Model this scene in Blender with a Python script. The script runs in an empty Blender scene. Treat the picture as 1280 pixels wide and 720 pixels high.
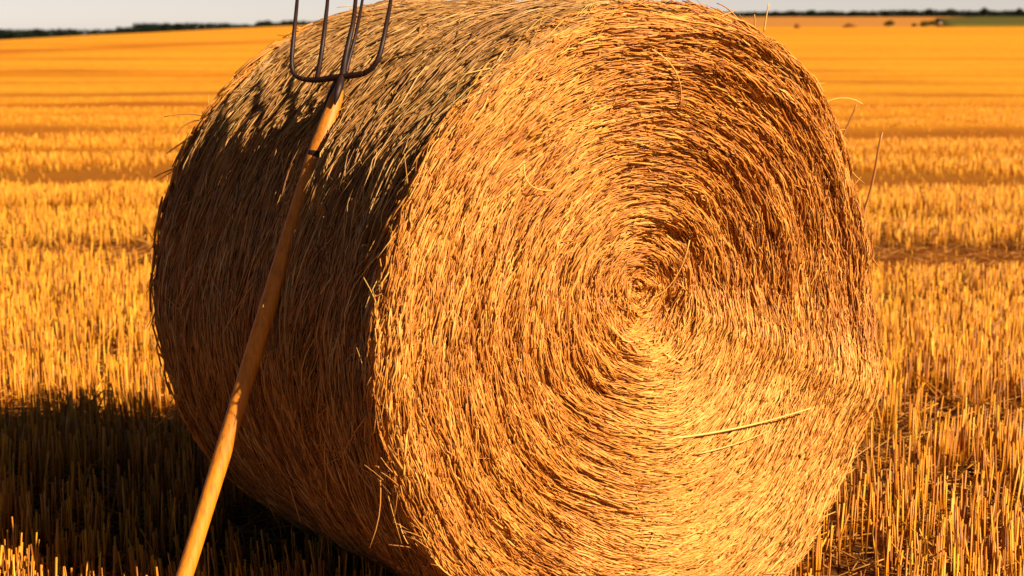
import bpy, math, random
import numpy as np
from mathutils import Vector

random.seed(7)
rng = np.random.default_rng(7)
sc = bpy.context.scene
COL = sc.collection
UP = np.array([0.0, 0.0, 1.0])

# ------------------------------------------------------------------ camera numbers
FPX = 2320.0 / 1280.0            # focal length in picture widths
CAM_H = 1.519
PITCH = math.atan(341.0 / 2320.0)
FWD = np.array([0, math.cos(PITCH), -math.sin(PITCH)])
CUP = np.array([0, math.sin(PITCH), math.cos(PITCH)])
CAM = np.array([0, 0, CAM_H])

def sight(x, y):
    """direction of sight through a point of the 1280 x 720 frame"""
    return FWD + np.array([1, 0, 0]) * (x - 640) / 2320.0 - CUP * (y - 360) / 2320.0

# ------------------------------------------------------------------ helpers
def tag(o, label=None, cat=None, group=None, kind=None):
    if label: o['label'] = label
    if cat: o['category'] = cat
    if group: o['group'] = group
    if kind: o['kind'] = kind
    return o

def empty(name, loc):
    o = bpy.data.objects.new(name, None)
    o.empty_display_size = 0.1
    o.location = loc
    COL.objects.link(o)
    return o

def np_mesh(name, V, F, mat, parent=None, attrs=None, smooth=True, loc=None):
    """V (n,3) world points, F list of arrays (m,k) of faces; ONE mesh object"""
    V = np.asarray(V, dtype=np.float64)
    base = np.zeros(3)
    if parent is not None:
        base = np.array(parent_world(parent))
    elif loc is not None:
        base = np.array(loc, dtype=np.float64)
    me = bpy.data.meshes.new(name)
    if not isinstance(F, (list, tuple)):
        F = [F]
    F = [np.asarray(f, dtype=np.int32) for f in F if len(f)]
    nl = sum(f.size for f in F)
    nf = sum(len(f) for f in F)
    me.vertices.add(len(V))
    me.vertices.foreach_set('co', (V - base).astype(np.float32).ravel())
    me.loops.add(nl)
    me.loops.foreach_set('vertex_index', np.concatenate([f.ravel() for f in F]))
    me.polygons.add(nf)
    tot = np.concatenate([np.full(len(f), f.shape[1], dtype=np.int32) for f in F])
    st = np.concatenate([[0], np.cumsum(tot)[:-1]]).astype(np.int32)
    me.polygons.foreach_set('loop_start', st)
    me.polygons.foreach_set('loop_total', tot)
    me.polygons.foreach_set('use_smooth', np.full(nf, smooth, dtype=bool))
    for k, a in (attrs or {}).items():
        at = me.attributes.new(k, 'FLOAT', 'POINT')
        at.data.foreach_set('value', np.asarray(a, dtype=np.float32))
    me.update(calc_edges=True)
    me.materials.append(mat)
    o = bpy.data.objects.new(name, me)
    COL.objects.link(o)
    if parent is not None:
        o.parent = parent
    else:
        o.location = base
    return o

def parent_world(p):
    v = Vector((0, 0, 0))
    while p is not None:
        v = v + p.location
        p = p.parent
    return v

def nrm(a):
    return a / (np.linalg.norm(a, axis=-1, keepdims=True) + 1e-12)

def tubes(P, R, ref, sides=3, tint=None, cap=True):
    """P (n,k,3) polylines, R (n,k) radii, ref (3,) or (n,3) or (n,k,3) -> verts, faces, tint"""
    n, k = P.shape[:2]
    T = np.empty_like(P)
    T[:, 1:-1] = P[:, 2:] - P[:, :-2]
    T[:, 0] = P[:, 1] - P[:, 0]
    T[:, -1] = P[:, -1] - P[:, -2]
    T = nrm(T)
    ref = np.asarray(ref, dtype=np.float64)
    if ref.ndim == 1: ref = ref[None, None, :]
    elif ref.ndim == 2: ref = ref[:, None, :]
    ref = np.broadcast_to(ref, P.shape)
    A = nrm(np.cross(T, ref))
    B = np.cross(A, T)
    ph = rng.uniform(0, 2 * np.pi, (n, 1, 1)) if n > 1 else np.zeros((1, 1, 1))
    V = np.empty((n, k, sides, 3))
    for s in range(sides):
        a = ph + 2 * np.pi * s / sides
        V[:, :, s] = P + R[..., None] * (np.cos(a) * A + np.sin(a) * B)
    idx = np.arange(n * k * sides, dtype=np.int32).reshape(n, k, sides)
    q = []
    for s in range(sides):
        s2 = (s + 1) % sides
        q.append(np.stack([idx[:, :-1, s], idx[:, :-1, s2], idx[:, 1:, s2], idx[:, 1:, s]], -1).reshape(-1, 4))
    F = [np.concatenate(q)]
    if cap:
        F.append(idx[:, -1, :].reshape(-1, sides))
        F.append(idx[:, 0, ::-1].reshape(-1, sides))
    t = None
    if tint is not None:
        t = np.repeat(np.asarray(tint), k * sides)
    return V.reshape(-1, 3), F, t

def merge(parts):
    """parts: list of (V, Flist, tint) -> one"""
    Vs, Fs, Ts, o = [], {}, [], 0
    for V, F, t in parts:
        Vs.append(V)
        Ts.append(t if t is not None else np.zeros(len(V)))
        for f in F:
            if len(f): Fs.setdefault(f.shape[1], []).append(np.asarray(f, dtype=np.int64) + o)
        o += len(V)
    return np.concatenate(Vs), [np.concatenate(f) for f in Fs.values()], np.concatenate(Ts)

def wave2(u, v, seeds, scale=1.0):
    """smooth pseudo-noise in about -1..1 made of a few sines"""
    r = np.random.default_rng(seeds)
    s = np.zeros(np.broadcast(u, v).shape)
    for i in range(6):
        a = r.uniform(0, 2 * np.pi); f = r.uniform(.5, 1.6) * scale
        s = s + np.sin(f * (np.cos(a) * u + np.sin(a) * v) * 2 * np.pi + r.uniform(0, 6.28))
    return s / 3.2

def smooth(a, b, x):
    t = np.clip((x - a) / (b - a), 0, 1)
    return t * t * (3 - 2 * t)

# ------------------------------------------------------------------ materials
def new_mat(name):
    m = bpy.data.materials.new(name)
    m.use_nodes = True
    nt = m.node_tree
    b = nt.nodes['Principled BSDF']
    return m, nt, b

def ramp(nt, stops, fac):
    r = nt.nodes.new('ShaderNodeValToRGB')
    e = r.color_ramp.elements
    e[0].position, e[0].color = stops[0][0], (*stops[0][1], 1)
    e[1].position, e[1].color = stops[-1][0], (*stops[-1][1], 1)
    for p, c in stops[1:-1]:
        x = e.new(p); x.color = (*c, 1)
    nt.links.new(fac, r.inputs['Fac'])
    return r.outputs['Color']

def noise(nt, scale, detail=4, coords='Object', stretch=None, rough=.55):
    tc = nt.nodes.new('ShaderNodeTexCoord')
    out = tc.outputs[coords]
    if stretch:
        mp = nt.nodes.new('ShaderNodeMapping')
        mp.inputs['Scale'].default_value = stretch
        nt.links.new(out, mp.inputs['Vector'])
        out = mp.outputs['Vector']
    n = nt.nodes.new('ShaderNodeTexNoise')
    n.inputs['Scale'].default_value = scale
    n.inputs['Detail'].default_value = detail
    n.inputs['Roughness'].default_value = rough
    nt.links.new(out, n.inputs['Vector'])
    return n.outputs['Fac']

def mixc(nt, a, b, fac, mode='MIX'):
    m = nt.nodes.new('ShaderNodeMix')
    m.data_type = 'RGBA'; m.blend_type = mode
    for s, v in ((m.inputs[6], a), (m.inputs[7], b), (m.inputs[0], fac)):
        if isinstance(v, (int, float)): s.default_value = v
        elif isinstance(v, tuple): s.default_value = (*v, 1)
        else: nt.links.new(v, s)
    return m.outputs[2]

def math_n(nt, op, a, b=None, c=None, clamp=False):
    m = nt.nodes.new('ShaderNodeMath'); m.operation = op; m.use_clamp = clamp
    for i, v in enumerate((a, b, c)):
        if v is None: continue
        if isinstance(v, (int, float)): m.inputs[i].default_value = v
        else: nt.links.new(v, m.inputs[i])
    return m.outputs[0]

def straw_mat(name, stops, rough=.45, spec=.35, speck=18):
    m, nt, b = new_mat(name)
    at = nt.nodes.new('ShaderNodeAttribute'); at.attribute_name = 'tint'
    n = noise(nt, speck, 3)
    f = math_n(nt, 'ADD', at.outputs['Fac'], math_n(nt, 'MULTIPLY', math_n(nt, 'SUBTRACT', n, .5), .35), clamp=True)
    c = ramp(nt, stops, f)
    nt.links.new(c, b.inputs['Base Color'])
    b.inputs['Roughness'].default_value = rough
    b.inputs['Specular IOR Level'].default_value = spec
    return m

M_FACE = straw_mat('straw_cut_end', [(0, (.24, .065, .008)), (.3, (.52, .175, .022)), (.65, (.74, .305, .045)), (1, (.88, .46, .10))])
M_SIDE = straw_mat('straw_wrapped_side', [(0, (.18, .07, .014)), (.35, (.36, .155, .036)), (.7, (.53, .265, .07)), (1, (.68, .41, .14))])
M_LOOSE = straw_mat('straw_loose', [(0, (.42, .15, .03)), (.5, (.62, .28, .05)), (1, (.86, .52, .13))])
M_STUB = straw_mat('stubble_stalk', [(0, (.28, .075, .006)), (.35, (.66, .23, .011)), (.7, (.86, .355, .017)), (1, (.92, .46, .04))], speck=30)
M_LITTER = straw_mat('straw_litter', [(0, (.20, .06, .008)), (.5, (.42, .15, .018)), (1, (.68, .31, .05))])

def wood_mat():
    m, nt, b = new_mat('weathered_handle_wood')
    g = noise(nt, 9, 8, stretch=(14, 14, .8))
    k = noise(nt, 3.2, 3, stretch=(1, 1, .7))
    c = ramp(nt, [(.25, (.54, .15, .007)), (.5, (.80, .265, .010)), (.75, (.86, .32, .016))], g)
    d = ramp(nt, [(.36, (.55, .46, .40)), (.5, (1, 1, 1))], k)
    c = mixc(nt, c, d, .6, 'MULTIPLY')
    w = noise(nt, 5, 9, stretch=(22, 22, 1.6), rough=.7)
    c = mixc(nt, c, (.20, .10, .04), math_n(nt, 'MULTIPLY', math_n(nt, 'GREATER_THAN', w, .60), .55))      # dirt and cracks along the grain
    nt.links.new(c, b.inputs['Base Color'])
    b.inputs['Roughness'].default_value = .55
    bp = nt.nodes.new('ShaderNodeBump'); bp.inputs['Strength'].default_value = .35; bp.inputs['Distance'].default_value = .003
    nt.links.new(g, bp.inputs['Height']); nt.links.new(bp.outputs['Normal'], b.inputs['Normal'])
    return m
M_WOOD = wood_mat()

def iron_mat():
    m, nt, b = new_mat('rusted_fork_iron')
    g = noise(nt, 60, 6)
    k = noise(nt, 11, 4)
    c = ramp(nt, [(.35, (.010, .006, .005)), (.6, (.026, .010, .006)), (.8, (.08, .022, .009))], g)
    c = mixc(nt, c, (.12, .03, .011), math_n(nt, 'MULTIPLY', k, .2))
    nt.links.new(c, b.inputs['Base Color'])
    b.inputs['Metallic'].default_value = .0
    b.inputs['Specular IOR Level'].default_value = .3
    b.inputs['Roughness'].default_value = .5
    bp = nt.nodes.new('ShaderNodeBump'); bp.inputs['Strength'].default_value = .3; bp.inputs['Distance'].default_value = .002
    nt.links.new(g, bp.inputs['Height']); nt.links.new(bp.outputs['Normal'], b.inputs['Normal'])
    return m
M_IRON = iron_mat()

def plain_noise_mat(name, c0, c1, scale, rough=.8, bump=None, stretch=None):
    m, nt, b = new_mat(name)
    g = noise(nt, scale, 6, stretch=stretch)
    nt.links.new(ramp(nt, [(.3, c0), (.7, c1)], g), b.inputs['Base Color'])
    b.inputs['Roughness'].default_value = rough
    b.inputs['Specular IOR Level'].default_value = .2
    if bump:
        bp = nt.nodes.new('ShaderNodeBump'); bp.inputs['Strength'].default_value = .6; bp.inputs['Distance'].default_value = bump
        nt.links.new(g, bp.inputs['Height']); nt.links.new(bp.outputs['Normal'], b.inputs['Normal'])
    return m
M_LEAF = plain_noise_mat('dark_tree_leaves', (.003, .009, .005), (.011, .023, .009), .6)
M_BUSH = plain_noise_mat('olive_bush_leaves', (.06, .05, .008), (.15, .12, .02), 2.5)
M_BARK = plain_noise_mat('tree_bark', (.05, .035, .025), (.12, .08, .05), 2)
M_GREEN = plain_noise_mat('green_crop', (.075, .075, .006), (.15, .105, .010), .08, stretch=(.3, 2, 1))
M_STONE = plain_noise_mat('pale_stone', (.34, .19, .11), (.46, .28, .17), 4, bump=.05)
M_CORE_FACE = plain_noise_mat('packed_straw_core', (.22, .075, .012), (.45, .17, .028), 40, bump=.01)
M_CORE_SIDE = plain_noise_mat('packed_side_core', (.2, .08, .018), (.38, .17, .04), 40, bump=.01)

# ------------------------------------------------------------------ terrain
KA = np.array([-.60, -.276, -.231, -.19, -.125, .0, .13, .30, .60])
KZ = np.array([-15., -14.5, -11.6, -9.4, -5.6, -1.5, .45, .55, .6]) / 1100.0
def ground_z(X, Y):
    a = np.clip(X / np.maximum(Y, 60.0), -.6, .6)
    k = np.interp(a, KA, KZ)
    s = np.maximum(Y - 95.0, 0)
    s = s * s / (s + 18.0)
    s = np.where(k > 0, np.minimum(s, 1100.0), s)
    near = .012 * wave2(X, Y, 5, .25) * smooth(2, 9, Y)
    return k * s + near

# darker strips across the field where the stalks lie flat (wheel tracks between the drill widths)
BANDS = [(9.3, .22, .35), (11.6, .65, .85), (13.9, .45, .5), (17.2, 1.2, 1.0), (20.2, .6, .6), (24.2, 1.4, 1.0),
         (28.0, .7, .6), (31.5, .7, .6), (36.0, 1.1, .65), (43.0, 1.3, .5), (52, 1.6, .45), (66, 2.0, .4)]
def band(X, Y):
    b = np.zeros(np.broadcast(X, Y).shape)
    yy = Y + .03 * X + .22 * wave2(X * .35, Y * .05, 11, .35) * (Y / 15.0)
    for c, w, s in BANDS:
        amp = np.clip(s * (1 + .75 * wave2(X, Y * .1 + c, int(c * 7), .13)), 0, 1)
        b = np.maximum(b, amp * np.exp(-((yy - c) / (w * 1.2)) ** 2))
    return b

def make_ground():
    ys = np.concatenate([np.linspace(-60, 0, 10), np.linspace(0.5, 12, 60), np.linspace(12.4, 60, 130),
                         np.geomspace(61, 5200, 110)])
    us = np.linspace(-1, 1, 161)
    us = np.sign(us) * np.abs(us) ** 1.3
    W = np.maximum(ys * .75, 45.0)
    X = us[None, :] * W[:, None]
    Y = np.broadcast_to(ys[:, None], X.shape)
    Z = ground_z(X, Y)
    V = np.stack([X, Y, Z], -1).reshape(-1, 3)
    n, m = X.shape
    i = np.arange(n * m).reshape(n, m)
    F = np.stack([i[:-1, :-1], i[:-1, 1:], i[1:, 1:], i[1:, :-1]], -1).reshape(-1, 4)
    m_, nt, b = new_mat('field_soil_and_straw')
    at = nt.nodes.new('ShaderNodeAttribute'); at.attribute_name = 'track'
    geo = nt.nodes.new('ShaderNodeNewGeometry')
    sep = nt.nodes.new('ShaderNodeSeparateXYZ'); nt.links.new(geo.outputs['Position'], sep.inputs[0])
    x, y = sep.outputs['X'], sep.outputs['Y']
    g = noise(nt, 14, 8)
    g2 = noise(nt, 1.1, 4, stretch=(.35, 1.6, 1))
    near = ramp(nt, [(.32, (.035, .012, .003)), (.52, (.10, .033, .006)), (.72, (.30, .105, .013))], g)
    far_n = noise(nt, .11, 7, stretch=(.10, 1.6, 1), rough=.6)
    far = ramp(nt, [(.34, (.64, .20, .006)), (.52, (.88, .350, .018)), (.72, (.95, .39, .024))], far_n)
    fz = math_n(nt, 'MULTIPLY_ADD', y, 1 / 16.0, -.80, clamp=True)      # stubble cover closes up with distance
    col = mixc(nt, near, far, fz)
    tuft = noise(nt, 2.6, 4, stretch=(1.5, .45, 1))
    col = mixc(nt, col, (.46, .135, .006), math_n(nt, 'MULTIPLY', math_n(nt, 'MULTIPLY_ADD', tuft, -5, 2.5, clamp=True), .5))
    trk = math_n(nt, 'MULTIPLY', at.outputs['Fac'], math_n(nt, 'MULTIPLY_ADD', g2, 1.2, .2, clamp=True))
    col = mixc(nt, col, (.33, .09, .006), math_n(nt, 'MULTIPLY', trk, .95))
    # a ploughed-in strip on the left slope
    d = math_n(nt, 'SUBTRACT', y, math_n(nt, 'MULTIPLY_ADD', x, 5.5, 196.0))
    d = math_n(nt, 'ADD', d, math_n(nt, 'MULTIPLY', math_n(nt, 'SUBTRACT', far_n, .5), 60.0))
    s = math_n(nt, 'SUBTRACT', 1.0, math_n(nt, 'MULTIPLY', math_n(nt, 'ABSOLUTE', d), 1 / 24.0), clamp=True)
    s = math_n(nt, 'MULTIPLY', s, math_n(nt, 'LESS_THAN', x, -3.0))
    col = mixc(nt, col, (.50, .14, .005), math_n(nt, 'MULTIPLY', s, .9))
    # the next field beyond the boundary, browner
    e = math_n(nt, 'MULTIPLY', math_n(nt, 'GREATER_THAN', math_n(nt, 'MULTIPLY_ADD', x, -.03, y), 236.0), math_n(nt, 'GREATER_THAN', x, 0.0))
    col = mixc(nt, col, mixc(nt, (.50, .19, .035), (.64, .26, .048), far_n), e)
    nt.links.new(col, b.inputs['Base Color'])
    b.inputs['Roughness'].default_value = .9
    b.inputs['Specular IOR Level'].default_value = .1
    bp = nt.nodes.new('ShaderNodeBump'); bp.inputs['Strength'].default_value = .8; bp.inputs['Distance'].default_value = .03
    nt.links.new(g, bp.inputs['Height']); nt.links.new(bp.outputs['Normal'], b.inputs['Normal'])
    tr = band(X, Y).reshape(-1)
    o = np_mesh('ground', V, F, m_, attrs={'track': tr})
    tag(o, 'harvested field of golden straw stubble running to the horizon', 'field', kind='structure')
make_ground()

# ------------------------------------------------------------------ round bale
YAW = .577
N = np.array([math.sin(YAW), -math.cos(YAW), 0.0])        # out of the cut end that faces the camera
T = np.array([math.cos(YAW), math.sin(YAW), 0.0])         # to the right along that end
BC = np.array([.334, 4.32, .772])                          # centre of the near end
BR, BL = .745, 1.27
SQ = 1.03
DD = np.array([0, 15, 35, 58, 80, 110, 133, 145, 165, 184, 200, 220, 260, 306, 318, 327, 336, 350, 360], float)
DV = np.array([-.044, -.034, -.012, .004, .008, .004, -.006, .008, .002, .006, -.004, .0, .0, -.034, -.052, -.050, -.052, -.052, -.044])
def rim(th):
    return BR + np.interp(np.degrees(th) % 360, DD, DV)
def on_side(px, py, lift=0.0):
    d = sight(px, py); o = CAM - BC
    a = np.array([o @ T, (o @ UP) / SQ]); b = np.array([d @ T, (d @ UP) / SQ])
    R = BR + lift; A = b @ b; B = a @ b; D = B * B - A * (a @ a - R * R)
    return CAM + d * ((-B - D ** .5) / A)
def on_ground(px, py, z=0.0):
    d = sight(px, py); return CAM + d * ((z - CAM_H) / d[2])

HT = on_side(424, 112, .036)                               # upper end of the wood
HB = on_ground(181, 870, .0)
HU = nrm(HT - HB)

# the straw gives way where the handle rests on it
_hp = HB[None] + (HT + HU * .05 - HB)[None] * np.linspace(0, 1, 120)[:, None] - BC
_a, _b = _hp @ T, _hp[:, 2] / SQ
_th, _o = np.arctan2(_b, _a) % (2 * np.pi), None
_o = np.argsort(_th)
H_TH, H_AX, H_R = _th[_o], (-(_hp @ N))[_o], np.hypot(_a, _b)[_o]
def handle_limit(th, ax):
    t = th % (2 * np.pi)
    da = np.abs(ax - np.interp(t, H_TH, H_AX))
    lim = np.interp(t, H_TH, H_R, left=9, right=9) - .024
    return lim + np.maximum(da - .018, 0) * 1.3

SPIRAL = np.array([.090, .080])                            # middle of the coil on the end, off centre

def smoothang(a, lo, hi, soft=.35):
    """1 inside the sector lo..hi (radians), soft edges"""
    c = (lo + hi) / 2; h = (hi - lo) / 2
    d = np.abs((a - c + np.pi) % (2 * np.pi) - np.pi)
    return 1 - smooth(h - soft, h + soft, d)

def face_relief(u, v):
    """how far the end stands out along N at face coordinates u (right), v (up)"""
    du, dv = u - SPIRAL[0], v - SPIRAL[1]
    r = np.hypot(du, dv); a = np.arctan2(dv, du)
    rr = np.hypot(u, v / SQ) / BR
    low = smoothang(a, math.radians(-108), math.radians(-14), .28)
    right = smoothang(a, math.radians(-14), math.radians(95), .4)
    left = smoothang(a, math.radians(95), math.radians(205), .5)
    z = low * (.060 * smooth(.07, .16, r) + .47 * np.maximum(r - .1, 0) - .20 * r * r)
    z = z + right * (.32 * r) + left * (.262 * r) + (1 - np.clip(low + right + left, 0, 1)) * (.215 * r)
    z = z - .045 * smooth(.93, 1.05, rr)                   # worn edge
    # coil ridges: layers of the roll standing proud or sunk, smoother where the end is pressed flat
    q = 1 - .75 * low - .25 * left
    sp = r * 11 + a / (2 * np.pi)
    z = z + q * (.006 * np.sin(2 * np.pi * sp) + .010 * wave2(r * 9, a * .7, 21, 1.0) + .0045 * wave2(r * 26, a * 1.6, 23, 1.0)) + .006 * wave2(u * 3, v * 3, 22, 1.0)
    return z - .178

def low_sector(u, v):
    du, dv = u - SPIRAL[0], v - SPIRAL[1]
    return smoothang(np.arctan2(dv, du), math.radians(-108), math.radians(-14), .28) * smooth(.05, .15, np.hypot(du, dv))

def side_relief(th, ax):
    return .006 * wave2(th * .8, ax * 2.2, 31, 1.0) + .007 * wave2(th * .6, ax * 9, 32, 1.0)

def face_pt(u, v, h):
    return BC + u[..., None] * T + v[..., None] * UP + (face_relief(u, v) + h)[..., None] * N

RB_T = np.linspace(0, 2 * np.pi, 361)
RB = -face_relief(.975 * rim(RB_T) * np.cos(RB_T), .975 * rim(RB_T) * SQ * np.sin(RB_T))
RB = np.convolve(np.concatenate([RB[-9:-1], RB, RB[1:9]]), np.ones(17) / 17, 'valid')
def rim_back(th):
    return np.interp(th % (2 * np.pi), RB_T, RB)

def side_pt(th, ax, h):
    """th angle in the face plane, ax distance back from the near end"""
    ax = np.maximum(ax, rim_back(th) + .006)
    r = rim(th) + side_relief(th, ax) + h
    r = r - .022 * smooth(.05, -.02, ax - rim_back(th)) - .05 * smooth(BL - .10, BL + .03, ax)
    r = np.minimum(r, handle_limit(th, ax))
    return BC + (r * np.cos(th))[..., None] * T + (r * SQ * np.sin(th))[..., None] * UP - ax[..., None] * N

bale = empty('round_straw_bale', (float(BC[0] - N[0] * BL / 2), float(BC[1] - N[1] * BL / 2), 0))
tag(bale, 'huge round bale of golden straw lying on the stubble, coiled end facing the camera', 'straw bale')

def locks(n, b, *sig):
    """n values in locks of b straws lying together; sig: spread of each value inside its lock"""
    m = n // b
    return m, np.repeat(np.arange(m), b)

def face_strands(n, hlo, hhi, rad, lmin, lmax, jit, K=6, b=4, tone=.50, rmax=BR):
    m, g_ = locks(n, b); n = len(g_)
    r0 = np.abs((rmax * np.sqrt(rng.uniform(0, 1, m)))[g_] + rng.normal(0, .0026, n))
    L = rng.uniform(lmin, lmax, n) * np.clip(.35 + r0 / .35, .35, 1)
    a0 = rng.uniform(0, 2 * np.pi, m)[g_] + rng.normal(0, .25, n) * L / np.maximum(r0, .03)
    ang = ((rng.normal(0, jit, m))[g_] + rng.normal(0, .05, n)) * (1 + .9 * np.exp(-r0 / .09))
    wild = rng.uniform(0, 1, n) < .008
    ang = np.where(wild, rng.uniform(-1.2, 1.2, n), ang)
    # places in the coil where the flakes slant together
    ang = ang + .07 * wave2(r0 * 6, a0 * 1.2, 41, 1.0) + .05
    s = np.linspace(-.5, .5, K)[None, :] * L[:, None]
    r = r0[:, None] + s * np.sin(ang)[:, None]
    r = np.abs(r) + .002
    a = a0[:, None] + s * np.cos(ang)[:, None] / np.maximum(r, .035)
    # rings are centred on the coil in the middle and on the bale at the rim
    w = np.clip(1 - r / BR, 0, 1)
    rm = rim(a) / BR
    u = r * np.cos(a) * rm + SPIRAL[0] * w
    v = r * np.sin(a) * rm * SQ + SPIRAL[1] * w
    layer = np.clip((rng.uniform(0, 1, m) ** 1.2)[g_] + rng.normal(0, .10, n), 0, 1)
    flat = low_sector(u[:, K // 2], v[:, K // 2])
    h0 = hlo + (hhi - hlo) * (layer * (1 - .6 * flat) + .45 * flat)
    tilt = (rng.normal(0, .05, m)[g_] + rng.normal(0, .02, n)) * (1 - .6 * flat)
    bow = rng.normal(0, .006, n) * (1 - .5 * flat)
    q = np.linspace(-1, 1, K)[None, :]
    h = h0[:, None] + tilt[:, None] * s + bow[:, None] * (q * q - .4)
    P = face_pt(u, v, h)
    P = P + rng.normal(0, .0012, P.shape)
    rr = (rng.uniform(*rad, n) * np.exp(rng.normal(0, .28, n)))[:, None] * np.ones((1, K))
    rr = rr * np.array([.75] + [1] * (K - 2) + [.65])[None, :]
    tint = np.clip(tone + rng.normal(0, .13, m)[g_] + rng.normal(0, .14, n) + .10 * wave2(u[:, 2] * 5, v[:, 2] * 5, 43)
                   + .20 * flat - .09 * smooth(-.05, .45, u[:, 2] + .3 * v[:, 2]) * (1 - flat), 0, 1)  # lower patch bleached paler, right side darkened: light and shade painted into tint
    return tubes(P, rr, N, 3, tint)

def side_strands(n, hlo, hhi, rad, lmin, lmax, jit, K=7, th_rng=(0, 2 * np.pi)):
    th0 = rng.uniform(*th_rng, n)
    ax0 = rng.uniform(-.0, BL, n); ax0 = np.maximum(ax0, rim_back(th0) + rng.uniform(0, .05, n))
    L = rng.uniform(lmin, lmax, n)
    ang = rng.normal(.12, jit, n)
    wild = rng.uniform(0, 1, n) < .05
    ang = np.where(wild, rng.uniform(-1.4, 1.4, n), ang)
    ang = ang + .2 * wave2(th0 * 1.3, ax0 * 2.5, 51)
    s = np.linspace(-.5, .5, K)[None, :] * L[:, None]
    cur = rng.normal(0, .35, n)[:, None]
    th = th0[:, None] + s * np.cos(ang)[:, None] / BR
    ax = ax0[:, None] + s * np.sin(ang)[:, None] + cur * s * s
    ax = np.clip(ax, -.08, BL + .012)
    h0 = hlo + (hhi - hlo) * rng.uniform(0, 1, n) ** 1.3
    tilt = rng.normal(0, .024, n); bow = rng.normal(0, .005, n)
    q = np.linspace(-1, 1, K)[None, :]
    h = h0[:, None] + tilt[:, None] * s + bow[:, None] * (q * q - .4)
    P = side_pt(th, ax, h) + rng.normal(0, .0013, (n, K, 3))
    out = nrm(np.cos(th)[..., None] * T + np.sin(th)[..., None] * UP)
    rr = rng.uniform(*rad, n)[:, None] * np.array([.5] + [1] * (K - 2) + [.4])[None, :]
    tint = np.clip(rng.normal(.5, .24, n) + .12 * wave2(th0 * 2, ax0 * 4, 53), 0, 1)
    return tubes(P, rr, out, 3, tint)

# --- near end
g = 96
rs = np.linspace(0, 1, 40); as_ = np.linspace(0, 2 * np.pi, g, endpoint=False)
RR, AA = np.meshgrid(rs, as_, indexing='ij')
u = RR * rim(AA) * np.cos(AA) * .985; v = RR * rim(AA) * np.sin(AA) * SQ * .985
CV = face_pt(u, v, np.full(u.shape, -.046)).reshape(-1, 3)
i = np.arange(RR.size).reshape(RR.shape); j = np.roll(i, -1, 1)
CF = np.stack([i[:-1], j[:-1], j[1:], i[1:]], -1).reshape(-1, 4)
core = (CV, [CF], np.full(len(CV), .12))
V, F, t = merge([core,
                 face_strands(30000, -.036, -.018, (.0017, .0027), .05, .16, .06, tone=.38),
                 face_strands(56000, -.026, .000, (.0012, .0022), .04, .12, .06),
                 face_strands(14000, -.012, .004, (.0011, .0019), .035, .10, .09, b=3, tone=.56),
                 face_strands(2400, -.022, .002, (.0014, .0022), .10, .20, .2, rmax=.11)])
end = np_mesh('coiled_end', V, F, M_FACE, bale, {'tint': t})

# --- curved side
ths = np.linspace(0, 2 * np.pi, 160, endpoint=False); axs = np.linspace(.0, BL, 60)
AX, TH = np.meshgrid(axs, ths, indexing='ij')
CV = side_pt(TH, AX, np.full(TH.shape, -.030)).reshape(-1, 3)
i = np.arange(TH.size).reshape(TH.shape); j = np.roll(i, -1, 1)
CF = np.stack([i[:-1], i[1:], j[1:], j[:-1]], -1).reshape(-1, 4)
core = (CV, [CF], np.full(len(CV), .1))
VIS = (math.radians(60), math.radians(262))
V, F, t = merge([core,
                 side_strands(5000, -.03, .0, (.0022, .0040), .10, .40, .26),
                 side_strands(15000, -.028, -.006, (.0022, .0038), .10, .40, .20, th_rng=VIS),
                 side_strands(24000, -.016, .004, (.0014, .0026), .07, .26, .15, th_rng=VIS),
                 side_strands(3000, -.004, .007, (.0012, .0020), .08, .26, .24, th_rng=VIS)])
side = np_mesh('wrapped_side', V, F, M_SIDE, bale, {'tint': t})

# --- far end, plain coiled straw
u = RR * rim(AA) * np.cos(AA) * .97; v = RR * rim(AA) * np.sin(AA) * SQ * .97
BVt = (BC + u[..., None] * T + v[..., None] * UP - (BL - .03 + .03 * RR ** 2 * 0)[..., None] * N).reshape(-1, 3)
i = np.arange(RR.size).reshape(RR.shape); j = np.roll(i, -1, 1)
BF = np.stack([i[:-1], i[1:], j[1:], j[:-1]], -1).reshape(-1, 4)
def far_strands(n, K=5):
    r0 = BR * np.sqrt(rng.uniform(0, 1, n)); a0 = rng.uniform(0, 2 * np.pi, n)
    L = rng.uniform(.08, .25, n); s = np.linspace(-.5, .5, K)[None, :] * L[:, None]
    ang = rng.normal(0, .2, n)
    r = np.abs(r0[:, None] + s * np.sin(ang)[:, None]); a = a0[:, None] + s / np.maximum(r, .05)
    r = np.minimum(r, BR)
    P = BC + (r * np.cos(a))[..., None] * T + (r * np.sin(a) * SQ)[..., None] * UP - (BL - .025 + rng.uniform(0, .03, n)[:, None] * np.ones((1, K)))[..., None] * N
    return tubes(P, rng.uniform(.002, .0036, n)[:, None] * np.ones((1, K)), N, 3, np.clip(rng.normal(.5, .2, n), 0, 1))
V, F, t = merge([(BVt, [BF], np.full(len(BVt), .1)), far_strands(5000)])
np_mesh('far_end', V, F, M_FACE, bale, {'tint': t})

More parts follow.
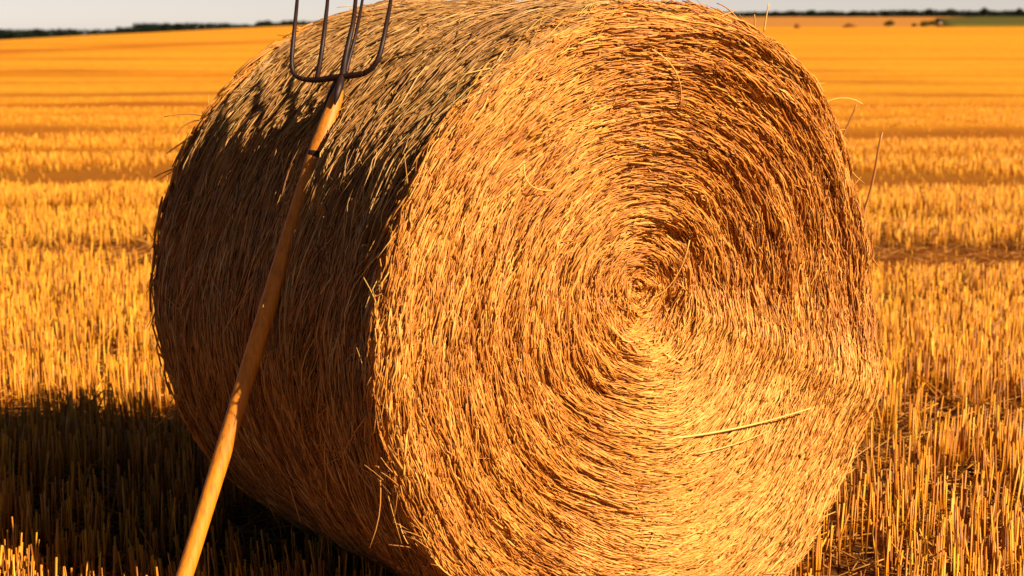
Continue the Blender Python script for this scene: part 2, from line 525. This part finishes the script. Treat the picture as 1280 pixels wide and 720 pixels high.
# --- frayed straws along the rims and on the outline
def rim_fray(n, ax0, outward, th_rng=(0, 2 * np.pi), lmin=.04, lmax=.13, K=5):
    th = rng.uniform(*th_rng, n)
    L = rng.uniform(lmin, lmax, n)
    rad = nrm(np.cos(th)[:, None] * T + np.sin(th)[:, None] * UP)
    tan = nrm(-np.sin(th)[:, None] * T + np.cos(th)[:, None] * UP)
    sg = np.where(rng.uniform(0, 1, n) < .5, 1, -1)
    d = tan * (sg * rng.uniform(.6, 1.2, n))[:, None] + rad * rng.normal(.12, .16, n)[:, None] + N * (outward * rng.normal(.05, .22, n))[:, None]
    d = nrm(d)
    base = side_pt(th, (rim_back(th) if ax0 < .5 else 0) + ax0 + rng.normal(0, .015, n), rng.uniform(-.03, .002, n))
    s = np.linspace(0, 1, K)[None, :] * L[:, None]
    bend = rng.normal(0, .9, n)[:, None]
    P = base[:, None] + d[:, None] * s[..., None] + rad[:, None] * (bend * s * s)[..., None] - UP * (rng.uniform(0, .9, n)[:, None] * s * s)[..., None]
    rr = rng.uniform(.0012, .0026, n)[:, None] * np.linspace(1, .5, K)[None, :]
    return tubes(P, rr, rad, 3, np.clip(rng.normal(.55, .25, n), 0, 1))
def surf_fray(n, th_rng, lmin=.05, lmax=.16, K=5):
    th = rng.uniform(*th_rng, n); ax = rng.uniform(0, BL, n)
    L = rng.uniform(lmin, lmax, n)
    rad = nrm(np.cos(th)[:, None] * T + np.sin(th)[:, None] * UP)
    tan = nrm(-np.sin(th)[:, None] * T + np.cos(th)[:, None] * UP)
    d = nrm(tan * rng.normal(.75, .45, n)[:, None] + rad * rng.uniform(.02, .34, n)[:, None] + N * rng.normal(0, .35, n)[:, None])
    base = side_pt(th, ax, np.full(n, -.004))
    s = np.linspace(0, 1, K)[None, :] * L[:, None]
    P = base[:, None] + d[:, None] * s[..., None] - UP * (rng.uniform(0, 1.6, n)[:, None] * s * s)[..., None] - rad[:, None] * (rng.uniform(0, 1.0, n)[:, None] * s * s)[..., None]
    rr = rng.uniform(.0011, .0022, n)[:, None] * np.linspace(1, .5, K)[None, :]
    return tubes(P, rr, rad, 3, np.clip(rng.normal(.62, .25, n), 0, 1))
V, F, t = merge([rim_fray(700, .02, .3), rim_fray(420, BL - .01, -1.0, (math.radians(80), math.radians(262))),
                 surf_fray(170, (math.radians(70), math.radians(255)))])
fr = np_mesh('frayed_straw', V, F, M_LOOSE, bale, {'tint': t})
fr['kind'] = 'stuff'

# --- single straws that stand out of the bale
def curve_pts(ctrl, K=9):
    c = [np.asarray(p, float) for p in ctrl]
    out = []
    for q in np.linspace(0, 1, K):
        p = c
        while len(p) > 1: p = [p[k] * (1 - q) + p[k + 1] * q for k in range(len(p) - 1)]
        out.append(p[0])
    return np.array(out)
def at_face(px, py, lift=.0):
    d = sight(px, py)
    s = ((BC - CAM) @ N) / (d @ N)
    for _ in range(6):
        p = CAM + d * s
        q = p - BC
        rel = float(face_relief(np.array(q @ T), np.array(q @ UP))) + lift
        s = ((BC + N * rel - CAM) @ N) / (d @ N)
    return CAM + d * s
def at_depth(px, py, Y):
    d = sight(px, py); return CAM + d * (Y / d[1])
def loose(ctrl, r0, r1, tint, K=9, name='loose_straw', label=None):
    P = curve_pts(ctrl, K)[None]
    V, F, t = tubes(P, np.linspace(r0, r1, K)[None], np.array([.3, -.8, .5]), 5, np.array([tint]))
    o = np_mesh(name, V, F, M_LOOSE, bale, {'tint': t})
    if label: o['label'] = label
loose([at_face(800, 551, .0), at_face(880, 547, .008), at_face(950, 531, .012), at_face(1014, 510, .03)], .0036, .0020, .95, label='long pale straw lying across the lower right of the coiled end')
loose([at_face(868, 568, .0), at_face(920, 558, .008), at_face(962, 538, .008)], .0026, .0015, .8)
loose([at_face(815, 62, .01), at_face(848, 78, .02), at_face(856, 110, .02), at_face(850, 135, .01)], .0022, .0016, .75)
loose([at_face(655, 205, .01), at_face(652, 240, .02), at_face(690, 238, .02)], .002, .0016, .8)
loose([at_face(862, 300, .004), at_face(856, 335, .006), at_face(838, 366, .006), at_face(812, 374, .004)], .0017, .0013, .75)
loose([at_depth(482, 560, 3.98), at_depth(466, 600, 3.96), at_depth(488, 622, 3.95), at_depth(462, 685, 3.93)], .0020, .0010, .3)
loose([at_depth(496, 625, 4.0), at_depth(497, 660, 3.98), at_depth(510, 680, 3.97)], .0018, .0012, .6)
loose([at_depth(404, 255, 4.42), at_depth(424, 300, 4.36), at_depth(428, 400, 4.30), at_depth(446, 470, 4.28)], .0028, .0014, .7)
# stems standing up behind the right shoulder and along the top
BK = 4.75
loose([at_depth(1070, 290, BK), at_depth(1098, 225, BK), at_depth(1093, 200, BK), at_depth(1103, 165, BK)], .0042, .0030, .08, label='dark bent stem standing out behind the right edge')
loose([at_depth(1036, 205, BK), at_depth(1062, 155, BK), at_depth(1071, 130, BK)], .0034, .002, .1)
loose([at_depth(1000, 150, BK), at_depth(1046, 108, BK), at_depth(1078, 130, BK)], .0028, .0016, .95)
loose([at_depth(955, 40, 4.8), at_depth(957, 25, 4.8), at_depth(961, 4, 4.8)], .0026, .0016, .8)
loose([at_depth(925, 28, 4.8), at_depth(912, 8, 4.8), at_depth(896, 4, 4.8)], .0022, .0014, .2)
loose([at_depth(943, 40, 4.7), at_depth(944, 30, 4.7), at_depth(943, 18, 4.7)], .0026, .0016, .5)
loose([at_depth(258, 146, 5.5), at_depth(238, 138, 5.5), at_depth(205, 146, 5.5)], .0034, .0016, .4)
loose([at_depth(252, 150, 5.5), at_depth(232, 150, 5.5), at_depth(222, 167, 5.5)], .003, .0014, .25)
loose([at_depth(240, 170, 5.45), at_depth(225, 180, 5.45), at_depth(208, 192, 5.45)], .003, .0014, .25)
loose([at_depth(222, 210, 5.4), at_depth(210, 212, 5.4), at_depth(192, 222, 5.4)], .0026, .0014, .35)

# ------------------------------------------------------------------ pitchfork leaning on the side
fork = empty('pitchfork', tuple(float(c) for c in HB))
tag(fork, 'old wooden pitchfork with rusty iron tines leaning against the curved side of the bale', 'pitchfork')

def lathe_along(A, B, prof, sides=20, name='part', mat=None, parent=None, wob=0, squash=1.0, ref=(0, -1, 0)):
    """prof: list of (position 0..1, radius)"""
    L = np.linalg.norm(B - A); U = (B - A) / L
    X = nrm(np.cross(U, np.array(ref, float))); Y = np.cross(U, X)
    V, F = [], []
    k = len(prof)
    for q, r in prof:
        off = X * wob * math.sin(q * 5.1 + 1) + Y * wob * .7 * math.sin(q * 7.7)
        for s in range(sides):
            a = 2 * math.pi * s / sides
            V.append(A + U * L * q + off + X * r * math.cos(a) + Y * r * squash * math.sin(a))
    for i in range(k - 1):
        for s in range(sides):
            s2 = (s + 1) % sides
            F.append((i * sides + s, i * sides + s2, (i + 1) * sides + s2, (i + 1) * sides + s))
    V += [A + U * L * prof[0][0], A + U * L * prof[-1][0]]
    c0, c1 = len(V) - 2, len(V) - 1
    G = []
    for s in range(sides):
        s2 = (s + 1) % sides
        G.append((c0, s2, s)); G.append((c1, (k - 1) * sides + s, (k - 1) * sides + s2))
    return np_mesh(name, np.array(V), [np.array(F), np.array(G)], mat, parent)

HL = np.linalg.norm(HT - HB)
prof = [(0, .006), (.004, .014), (.012, .0180), (.1, .0190), (.3, .0195), (.5, .0205), (.65, .0215), (.80, .0235), (.868, .0245), (.874, .0255),
        (.90, .0245), (.95, .0205), (.985, .0165), (1.0, .012)]
fine = []
for (q0, r0), (q1, r1) in zip(prof[:-1], prof[1:]):
    for k in range(6):
        f = k / 6; fine.append((q0 + (q1 - q0) * f, (r0 + (r1 - r0) * f) * (1 + .012 * math.sin(37 * (q0 + (q1 - q0) * f)))))
fine.append(prof[-1])
handle = lathe_along(HB, HT, fine, 24, 'handle', M_WOOD, fork, wob=.003)
# an iron band round the wood where the head's straps end
q = .885
lathe_along(HB + HU * HL * (q - .006), HB + HU * HL * (q + .004), [(0, .0247), (.15, .0268), (.85, .0268), (1, .0247)], 24, 'ferrule', M_IRON, fork)

# plane of the fork's head
VV = np.array([1.0, -.6, 0]); VV = nrm(VV - HU * (VV @ HU))
WW = nrm(np.cross(HU, VV))
if WW @ (CAM - HT) < 0: WW = -WW
HEAD = HT + HU * .012
def on_head(px, py, off=0.0):
    d = sight(px, py); w = off
    for _ in range(4):
        p0 = HEAD + WW * w
        s = ((p0 - CAM) @ WW) / (d @ WW)
        p = CAM + d * s
        hgt = (p - HEAD) @ HU
        w = off - .9 * max(hgt, 0) ** 2 + .03 * math.sin(min(max(hgt, 0) / .30, 1) * math.pi)   # tines are bowed
    return p
def spline(pts, K):
    """Catmull-Rom through pts"""
    P = [np.asarray(p, float) for p in pts]
    P = [2 * P[0] - P[1]] + P + [2 * P[-1] - P[-2]]
    out = []
    m = len(P) - 3
    for q in np.linspace(0, m - 1e-6, K):
        i = int(q); t = q - i
        a, b, c, d = P[i:i + 4]
        out.append(.5 * ((2 * b) + (c - a) * t + (2 * a - 5 * b + 4 * c - d) * t * t + (3 * b - a - 3 * c + d) * t ** 3))
    return np.array(out)
def rod(name, pts, rads, K=30, sides=10):
    P = spline(pts, K)
    r = np.interp(np.linspace(0, 1, K), np.linspace(0, 1, len(rads)), rads)
    V, F, _ = tubes(P[None], r[None], WW, sides, None)
    return np_mesh(name, V, F, M_IRON, fork)
TR = .0056
# outer tines share one bent bar: the bar is the crosspiece, the tines rise from its bends
rod('crossbar', [on_head(381, 99.5), on_head(396, 100), on_head(412, 98), on_head(427, 96), on_head(444, 94), on_head(455, 92)], [.0062, .0072, .0078, .0082, .0074, .0064])
rod('tine', [on_head(381, 99.5), on_head(370, 95), on_head(365, 84), on_head(365.5, 62), on_head(368.5, 32), on_head(371.5, 0), on_head(374, -35), on_head(375, -75)], [.0062, TR, TR, TR, .005, .0044, .003, .0012])
rod('tine', [on_head(396, 99), on_head(400, 78), on_head(404, 50), on_head(407.5, 20), on_head(409.5, 0), on_head(412, -38), on_head(413, -80)], [.0062, .006, TR, .005, .0044, .003, .0012])
rod('tine', [on_head(428, 98), on_head(431, 76), on_head(437, 48), on_head(442, 25), on_head(444.5, 0), on_head(448, -38), on_head(449, -80)], [.0088, .0075, .0062, .0056, .005, .003, .0012])
rod('tine', [on_head(455, 92), on_head(466, 84), on_head(474, 70), on_head(480, 46), on_head(485, 20), on_head(488.5, 0), on_head(492, -35), on_head(493, -75)], [.0064, .0064, .0062, .0058, .0052, .0046, .003, .0012])
# slim stay beside the third tine
rod('stay', [on_head(432, 92, -.012), on_head(437, 72, -.02), on_head(444, 46, -.026), on_head(449, 22, -.03), on_head(453, 0, -.03), on_head(458, -30, -.03)], [.006, .0045, .0042, .004, .0036, .002])
# two iron straps gripping the top of the handle in a V
rod('strap', [on_head(427, 97, .004), on_head(424, 108, .020), on_head(421, 120, .024), on_head(418.5, 131, .022)], [.0085, .0105, .0075, .002], 20)
rod('strap', [on_head(424, 98, -.004), on_head(416, 112, -.012), on_head(409, 130, -.016), on_head(403, 150, -.02), on_head(398, 170, -.022)], [.0085, .008, .0072, .006, .003], 24)
# a small pale knob near the band
b0 = HB + HU * HL * .915 + nrm(np.array([.9, -.5, .1])) * .0225
lathe_along(b0, b0 + nrm(np.array([.9, -.5, .1])) * .006, [(0, .0055), (.5, .005), (.9, .003), (1, .0005)], 12, 'pale_knob', M_STONE, fork)

# ------------------------------------------------------------------ stubble
def inside_bale(x, y, m=0.0):
    q0, q1 = x - BC[0], y - BC[1]
    a = q0 * N[0] + q1 * N[1]; b = q0 * T[0] + q1 * T[1]
    return (a < -.03 + m) & (a > -BL + .03 - m) & (np.abs(b) < .30 + m)

def track_gap(x, y):
    """a trodden line past the right of the bale"""
    c = np.interp(y, [4.6, 5.2, 6.1, 6.6, 7.0], [.62, .78, 1.12, 1.75, 2.9]) + .05 * wave2(y, x * .2, 66, 1.5)
    s = np.interp(y, [4.6, 5.2, 6.1, 6.6, 7.0], [.3, .45, 1.0, 2.2, 3.0])
    g = np.exp(-((x - c) / (.17 * np.hypot(1, s))) ** 2) * (y > 4.9) * (y < 7.0) * (wave2(x * 1.1, y * 1.1, 67, 1.2) > -.35)
    return g

def stalk_field(y0, y1, per_m2, rad, hgt, spread=1.28, rows=.165):
    wid = lambda y: .29 * y * spread + .55
    area = (wid(y0) + wid(y1)) * (y1 - y0)
    n = int(area * per_m2)
    y = rng.uniform(y0, y1, n); x = rng.uniform(-1, 1, n) * wid(y1)
    keep = np.abs(x) < wid(y)
    x, y = x[keep], y[keep]
    # drill rows run across the view, slightly slanted
    ry = y + .05 * x
    row = np.round(ry / rows)
    y = y + (row * rows - ry) * .80 + rng.normal(0, .018, len(y))
    bnd = band(x, y)
    gap = wave2(x * 1.2, y * .9, 61) + .7 * wave2(x * 4, y * 3, 62)
    p = (1 - .97 * np.clip(bnd * 1.6, 0, 1)) * np.where(y > 15, np.clip((39 - y) / 24, 0, 1), 1.0) * np.where((gap < -.62) & (y < 14), .10, 1.0) * (1 - .96 * track_gap(x, y))
    keep = (rng.uniform(0, 1, len(x)) < p) & ~inside_bale(x, y)
    x, y, bnd = x[keep], y[keep], bnd[keep]
    n = len(x)
    z = ground_z(x, y)
    rowv = np.sin(row[keep] * 12.9898) * .5
    H = hgt * (1 + .14 * rng.normal(0, 1, n) + .12 * wave2(x * .7, y * .7, 63) + .08 * rowv) * (1 - .55 * bnd)
    H = np.clip(H, .03, hgt * 1.45) * np.clip((40 - y) / 22, .3, 1)
    lean = rng.normal(0, .055, (n, 2)) + np.stack([.06 * wave2(x, y, 64), .06 * wave2(x, y, 65)], -1)
    br = rng.uniform(0, 1, n) < .08
    lean = np.where(br[:, None], rng.normal(0, .5, (n, 2)), lean)
    P = np.empty((n, 3, 3))
    for k, f in enumerate((0.0, .5, 1.0)):
        P[:, k, 0] = x + lean[:, 0] * H * f + rng.normal(0, .002, n) * (f > 0)
        P[:, k, 1] = y + lean[:, 1] * H * f
        P[:, k, 2] = z - .01 + (H + .01) * f * np.where(br, .75, 1.0)
    r = rng.uniform(.75, 1.3, n) * rad
    R = r[:, None] * np.array([1.1, 1.0, .92])[None]
    tint = np.clip(rng.normal(.60, .25, n) - .20 * smooth(12, 5, y), 0, 1)
    return tubes(P, R, np.array([0, 1.0, 0]), 3, tint)

parts = [stalk_field(2.6, 5.0, 1100, .0028, .160),
         stalk_field(5.0, 9.0, 1050, .0029, .165),
         stalk_field(9.0, 16.0, 900, .0034, .13, 1.15),
         stalk_field(16.0, 28.0, 560, .0042, .105, 1.10),
         stalk_field(28.0, 46.0, 300, .0055, .10, 1.08)]
V, F, t = merge(parts)
st = np_mesh('stubble', V, F, M_STUB, None, {'tint': t})
tag(st, 'stiff upright stalks of golden cereal stubble covering the field', 'stubble', kind='stuff')

def litter(n, y0, y1):
    y = rng.uniform(y0, y1, n); x = rng.uniform(-1, 1, n) * (.37 * y + .5)
    k = ~inside_bale(x, y); x, y = x[k], y[k]; n = len(x)
    a = rng.uniform(0, np.pi, n); L = rng.uniform(.05, .28, n)
    h = rng.uniform(.006, .07, n); tl = rng.normal(0, .22, n); K = 4
    s = np.linspace(-.5, .5, K)[None] * L[:, None]
    P = np.empty((n, K, 3))
    cv = rng.normal(0, 1.2, n)[:, None]
    P[..., 0] = x[:, None] + np.cos(a)[:, None] * s - np.sin(a)[:, None] * cv * s * s
    P[..., 1] = y[:, None] + np.sin(a)[:, None] * s + np.cos(a)[:, None] * cv * s * s
    P[..., 2] = np.maximum(ground_z(x, y)[:, None] + h[:, None] + tl[:, None] * s, .003)
    return tubes(P, rng.uniform(.0014, .0028, n)[:, None] * np.ones((1, K)), UP, 3, np.clip(rng.normal(.5, .25, n), 0, 1))
V, F, t = merge([litter(9000, 2.6, 7.0), litter(9000, 7.0, 14.0)])
lt = np_mesh('straw_litter', V, F, M_LITTER, None, {'tint': t})
tag(lt, 'broken pieces of straw scattered flat between the stubble stalks', 'straw', kind='stuff')

# ------------------------------------------------------------------ trees, bushes and fields in the distance
def leaf_cloud(n, blobs, size, flat=.8):
    """leaf faces spread through the volume of several lobes: blobs (x,y,z,rx,ry,rz)"""
    blobs = np.array(blobs, float)
    w = blobs[:, 3] * blobs[:, 5]; w = w / w.sum()
    k = rng.choice(len(blobs), n, p=w)
    d = nrm(rng.normal(0, 1, (n, 3)))
    rad = rng.uniform(.45, 1.08, n) ** .6
    c = blobs[k, :3] + d * rad[:, None] * blobs[k, 3:6]
    a = nrm(rng.normal(0, 1, (n, 3))); b = nrm(np.cross(a, rng.normal(0, 1, (n, 3))))
    sz = size * rng.uniform(.6, 1.4, n)[:, None]
    V = np.stack([c - a * sz - b * sz * flat, c + a * sz - b * sz * flat * .6, c + a * sz * .8 + b * sz * flat, c - a * sz * .7 + b * sz * flat], 1).reshape(-1, 3)
    F = np.arange(n * 4, dtype=np.int32).reshape(-1, 4)
    return V, F

def far_ground(px, Y):
    x = (px - 640) / 2320.0 * Y
    return x, float(ground_z(np.array(x), np.array(float(Y))))

def make_tree(px, Y, top_px, width_px, label, group, mat=M_LEAF, base=None, name='distant_tree', cat='tree'):
    x, z = far_ground(px, Y)
    top = CAM_H + (19 - top_px) / 2320.0 * Y
    h = max(top - z, .4); w = width_px / 2320.0 * Y
    o = empty(name, (x, Y, z)); tag(o, label, cat, group)
    tr = np.array([[x, Y, z - .2], [x + .02 * h, Y, z + h * .35], [x - .02 * h, Y, z + h * .75]])
    parts_ = [tubes(tr[None], np.array([[.045, .032, .012]]) * h, np.array([0, 1, 0.]), 7, None)]
    for k in range(4):
        a = rng.uniform(0, 6.28); s0 = tr[1] + (tr[2] - tr[1]) * rng.uniform(0, .6)
        e = s0 + np.array([math.cos(a) * w * .3, math.sin(a) * w * .3, h * rng.uniform(.1, .25)])
        parts_.append(tubes(np.stack([s0, (s0 + e) / 2 + [0, 0, .03 * h], e])[None], np.array([[.02, .013, .006]]) * h, np.array([0, 1, 0.]), 5, None))
    V, F, _ = merge(parts_)
    np_mesh('trunk', V, F, M_BARK, o)
    bl = []
    for k in range(7):
        a = rng.uniform(0, 6.28); q = rng.uniform(0, .55)
        bl.append((x + math.cos(a) * w * q * .62, Y + math.sin(a) * w * q * .62, z + h * rng.uniform(.34, .66), w * rng.uniform(.2, .3), w * rng.uniform(.2, .3), h * rng.uniform(.2, .3)))
    bl.append((x, Y, z + h * .74, w * .22, w * .22, h * .24))
    V, F = leaf_cloud(900, bl, .045 * (h + w) * .5 + .02)
    np_mesh('crown', V, [F], mat, o, smooth=False)
    return o

TY = 1200.0
left = [(20, 39, 26, 'dark tree at the far left end of the hedgerow on the skyline'),
        (52, 35, 26, 'rounded tree making the first hump on the left skyline hedge'),
        (92, 39, 24, 'low dark tree just before the gap in the left hedgerow'),
        (157, 36, 16, 'small pointed tree alone on the low hedge left of the bale'),
        (190, 34, 24, 'dark tree where the left hedge thickens towards the bale'),
        (211, 30, 17, 'tall dark tree, left one of the close pair in the left hedge'),
        (229, 28.5, 17, 'tall dark tree, right one of the close pair in the left hedge'),
        (337, 25.5, 27, 'lone dark tree standing clear just left of the fork tines'),
        (366, 25, 20, 'dark tree seen right behind the outer left fork tine')]
for px, ty, w, lb in left:
    make_tree(px, TY, ty, w, lb, 'trees along the left skyline')
right = [(965, 13.5, 16, 'small dark tree at the bale end of the right skyline'),
         (985, 13, 24, 'wide dark tree, first broad crown right of the bale on the skyline'),
         (1011, 12.5, 24, 'wide dark tree between two gaps above the brown field'),
         (1035, 13.5, 26, 'low broad tree above the small straw heap'),
         (1063, 13, 18, 'round dark tree behind the straw heap, next to a dip in the skyline'),
         (1086, 13, 12, 'narrow dark tree above the left end of the bushes'),
         (1127, 12, 22, 'dark tree in the skyline between the two field bushes'),
         (1156, 10.5, 15, 'round dark tree above the dark field bush'),
         (1182, 11, 24, 'broad dark tree over the left corner of the green field'),
         (1224, 9.5, 18, 'tall rounded tree standing over the middle of the green field'),
         (1267, 10, 16, 'dark rounded tree at the far right end of the skyline')]
for px, ty, w, lb in right:
    make_tree(px, TY, ty, w, lb, 'trees along the right skyline')

def wood(name, segs, label, n):
    """a belt of scrub seen as one mass; segs: (px0, px1, top_px)"""
    bl = []
    for a, b, ty in segs:
        k = max(2, int((b - a) / 3.5))
        for q in range(k):
            px = a + (b - a) * (q + rng.uniform(.2, .8)) / k
            Y = TY + rng.uniform(-8, 30)
            x, z = far_ground(px, Y)
            top = CAM_H + (19 - ty + rng.normal(0, .5)) / 2320.0 * Y
            h = max(top - z, 1.0)
            bl.append((x, Y, z + h * .45, rng.uniform(2.0, 3.2), 3.0, h * .55))
    V, F = leaf_cloud(n, bl, .42)
    o = np_mesh(name, V, [F], M_LEAF, None, smooth=False, loc=(bl[0][0], bl[0][1], bl[0][2]))
    tag(o, label, 'wood', kind='stuff')
wood('far_hedge_wood', [(-260, -60, 36), (-60, 40, 36), (40, 107, 36), (110, 150, 36.5), (150, 200, 33.5), (172, 240, 28.5), (240, 292, 28.5), (292, 326, 30), (326, 352, 28), (352, 430, 26.5)],
     'dark belt of trees and scrub along the skyline left of the bale', 36000)
wood('far_skyline_wood', [(900, 960, 15), (960, 1000, 14.5), (1000, 1093, 14.5), (1095, 1140, 13), (1130, 1200, 13.5), (1200, 1300, 13.5), (1300, 1500, 12)],
     'low dark wood on the skyline beyond the brown and green fields on the right', 24000)

# bushes at the field boundary on the right
BY = 238.0
for px, ty, w, lb in [(1108, 25, 15, 'pale olive bush, leftmost on the far field boundary'),
                      (1150, 26, 15, 'dark olive bush on the boundary, left of the close pair'),
                      (1161, 25, 11, 'olive bush beside the pale block on the field boundary'),
                      (1137, 29, 9, 'tiny low bush between the larger boundary bushes')]:
    make_tree(px, BY, ty, w, lb, 'bushes on the far field boundary', M_BUSH, name='field_bush', cat='bush')
# pale block of stone by the bushes
x, z = far_ground(1170, BY); s = np.array([.24, .22, .62])
V = np.array([[x + sx * s[0] * (1 - .12 * (sz > 0)), BY + sy * s[1], z - .05 + (s[2] + .05 + .05 * sx * sz) * sz] for sz in (0, 1) for sy in (-1, 1) for sx in (-1, 1)])
F = np.array([[0, 1, 3, 2], [4, 6, 7, 5], [0, 4, 5, 1], [2, 3, 7, 6], [0, 2, 6, 4], [1, 5, 7, 3]])
o = np_mesh('boundary_stone', V, F, M_STONE, None, smooth=False, loc=(x, BY, z))
tag(o, 'small pale block standing on the boundary at the corner of the green field', 'stone')
bv = o.modifiers.new('soft', 'BEVEL'); bv.width = .06; bv.segments = 2

def heap(px, Y, w_px, h_px, label, n, name='straw_heap'):
    x, z = far_ground(px, Y); w = w_px / 2320 * Y; h = h_px / 2320 * Y
    P = np.empty((n, 3, 3)); r = np.sqrt(rng.uniform(0, 1, n)); a = rng.uniform(0, 6.28, n)
    c = np.stack([x + r * np.cos(a) * w / 2, Y + r * np.sin(a) * w / 3, z + h * (1 - r ** 1.6) * rng.uniform(.3, 1, n)], -1)
    d = nrm(rng.normal(0, 1, (n, 3)) * np.array([1, 1, .4])) * h * .35
    P[:, 0], P[:, 1], P[:, 2] = c - d, c + [0, 0, .03 * h], c + d
    V, F, t = tubes(P, np.full((n, 3), h * .07), UP + np.array([.1, .2, 0]), 3, np.clip(rng.normal(.15, .15, n), 0, 1))
    tag(np_mesh(name, V, F, M_LITTER, None, {'tint': t}, loc=(x, Y, z)), label, 'straw heap')
heap(1058, 228, 16, 5, 'low brown heap of straw on the far field below the skyline trees', 500)
heap(993, 215, 5, 6, 'small dark clump of straw in the far field close to the bale edge', 160, 'straw_clump')

# green crop beyond the boundary
def crop():
    c = [(54, 237), (140, 620), (285, 1150), (900, 1150), (900, 237)]
    n = 24
    L = [np.array([np.interp(q, [0, .45, 1], [c[0][0], c[1][0], c[2][0]]), np.interp(q, [0, .45, 1], [237, 620, 1150])]) for q in np.linspace(0, 1, n)]
    m = 40
    X = np.array([[l[0] + (900 - l[0]) * (k / (m - 1)) ** 1.6 for k in range(m)] for l in L]); Y = np.array([[l[1]] * m for l in L])
    Z = ground_z(X, Y) + .28 + .05 * wave2(X * .2, Y * .05, 71)
    i = np.arange(n * m).reshape(n, m)
    F = [np.stack([i[:-1, :-1], i[:-1, 1:], i[1:, 1:], i[1:, :-1]], -1).reshape(-1, 4)]
    V = np.stack([X, Y, Z], -1).reshape(-1, 3)
    edge = np.concatenate([i[0, ::-1], i[1:, 0]])
    low = V[edge] - [0, 0, .4]
    o_ = len(V); q = np.arange(len(edge))
    F.append(np.stack([edge[:-1], edge[1:], o_ + q[1:], o_ + q[:-1]], -1))
    o = np_mesh('green_field', np.concatenate([V, low]), F, M_GREEN, None)
    tag(o, 'strip of green crop beyond the far field boundary on the right', 'field', kind='structure')
crop()

# ------------------------------------------------------------------ light, sky, camera
AZ, EL = math.radians(39), math.radians(33)
S = Vector((math.cos(AZ) * math.cos(EL), -math.sin(AZ) * math.cos(EL), math.sin(EL)))
ld = bpy.data.lights.new('sun', 'SUN'); ld.energy = 5.0; ld.angle = math.radians(.5); ld.color = (1.0, .84, .62)
sun = bpy.data.objects.new('sun', ld); COL.objects.link(sun)
sun.rotation_euler = S.to_track_quat('Z', 'Y').to_euler(); sun.location = (6, -6, 8)

w = bpy.data.worlds.new('World'); sc.world = w; w.use_nodes = True
nt = w.node_tree
sky = nt.nodes.new('ShaderNodeTexSky'); sky.sky_type = 'NISHITA'; sky.sun_disc = False
sky.sun_elevation = EL; sky.sun_rotation = math.atan2(S.x, S.y)
sky.air_density = .16; sky.dust_density = .28; sky.ozone_density = 1.0
bg = nt.nodes['Background']; bg.inputs['Strength'].default_value = .128
sep_w = nt.nodes.new('ShaderNodeMapRange')
warm = mixc(nt, sky.outputs[0], mixc(nt, (1.38, .86, .50), (.60, .90, .78), sep_w.outputs['Result']), 1.0, 'MULTIPLY')      # dusty warm air low down, cool tint above to green the shade
# pale dust low down, sky dimmed higher up to darken the shade
tc = nt.nodes.new('ShaderNodeTexCoord'); sp = nt.nodes.new('ShaderNodeSeparateXYZ'); nt.links.new(tc.outputs['Generated'], sp.inputs[0])
hi = nt.nodes.new('ShaderNodeMapRange'); hi.interpolation_type = 'SMOOTHSTEP'
for k_, v_ in (('From Min', .02), ('From Max', .16), ('To Min', 1.0), ('To Max', .42)): hi.inputs[k_].default_value = v_
nt.links.new(sp.outputs['Z'], hi.inputs['Value'])
for k_, v_ in (('From Min', .02), ('From Max', .14)): sep_w.inputs[k_].default_value = v_
nt.links.new(sp.outputs['Z'], sep_w.inputs['Value'])
vm = nt.nodes.new('ShaderNodeVectorMath'); vm.operation = 'SCALE'
nt.links.new(warm, vm.inputs[0]); nt.links.new(hi.outputs['Result'], vm.inputs['Scale'])
nt.links.new(vm.outputs[0], bg.inputs['Color'])

cd = bpy.data.cameras.new('camera'); cam = bpy.data.objects.new('camera', cd); COL.objects.link(cam)
cd.sensor_width = 36; cd.lens = 36 * FPX
cd.clip_start = .05; cd.clip_end = 9000
cam.location = (0, 0, CAM_H); cam.rotation_euler = (math.pi / 2 - PITCH, 0, 0)
cd.dof.use_dof = True; cd.dof.focus_distance = 4.3; cd.dof.aperture_fstop = 6.3
sc.camera = cam

sc.view_settings.view_transform = 'Standard'; sc.view_settings.look = 'None'
sc.view_settings.gamma = 1; sc.view_settings.exposure = .75
sc.view_settings.use_curve_mapping = False
sc.cycles.max_bounces = 6; sc.cycles.diffuse_bounces = 2; sc.cycles.glossy_bounces = 2
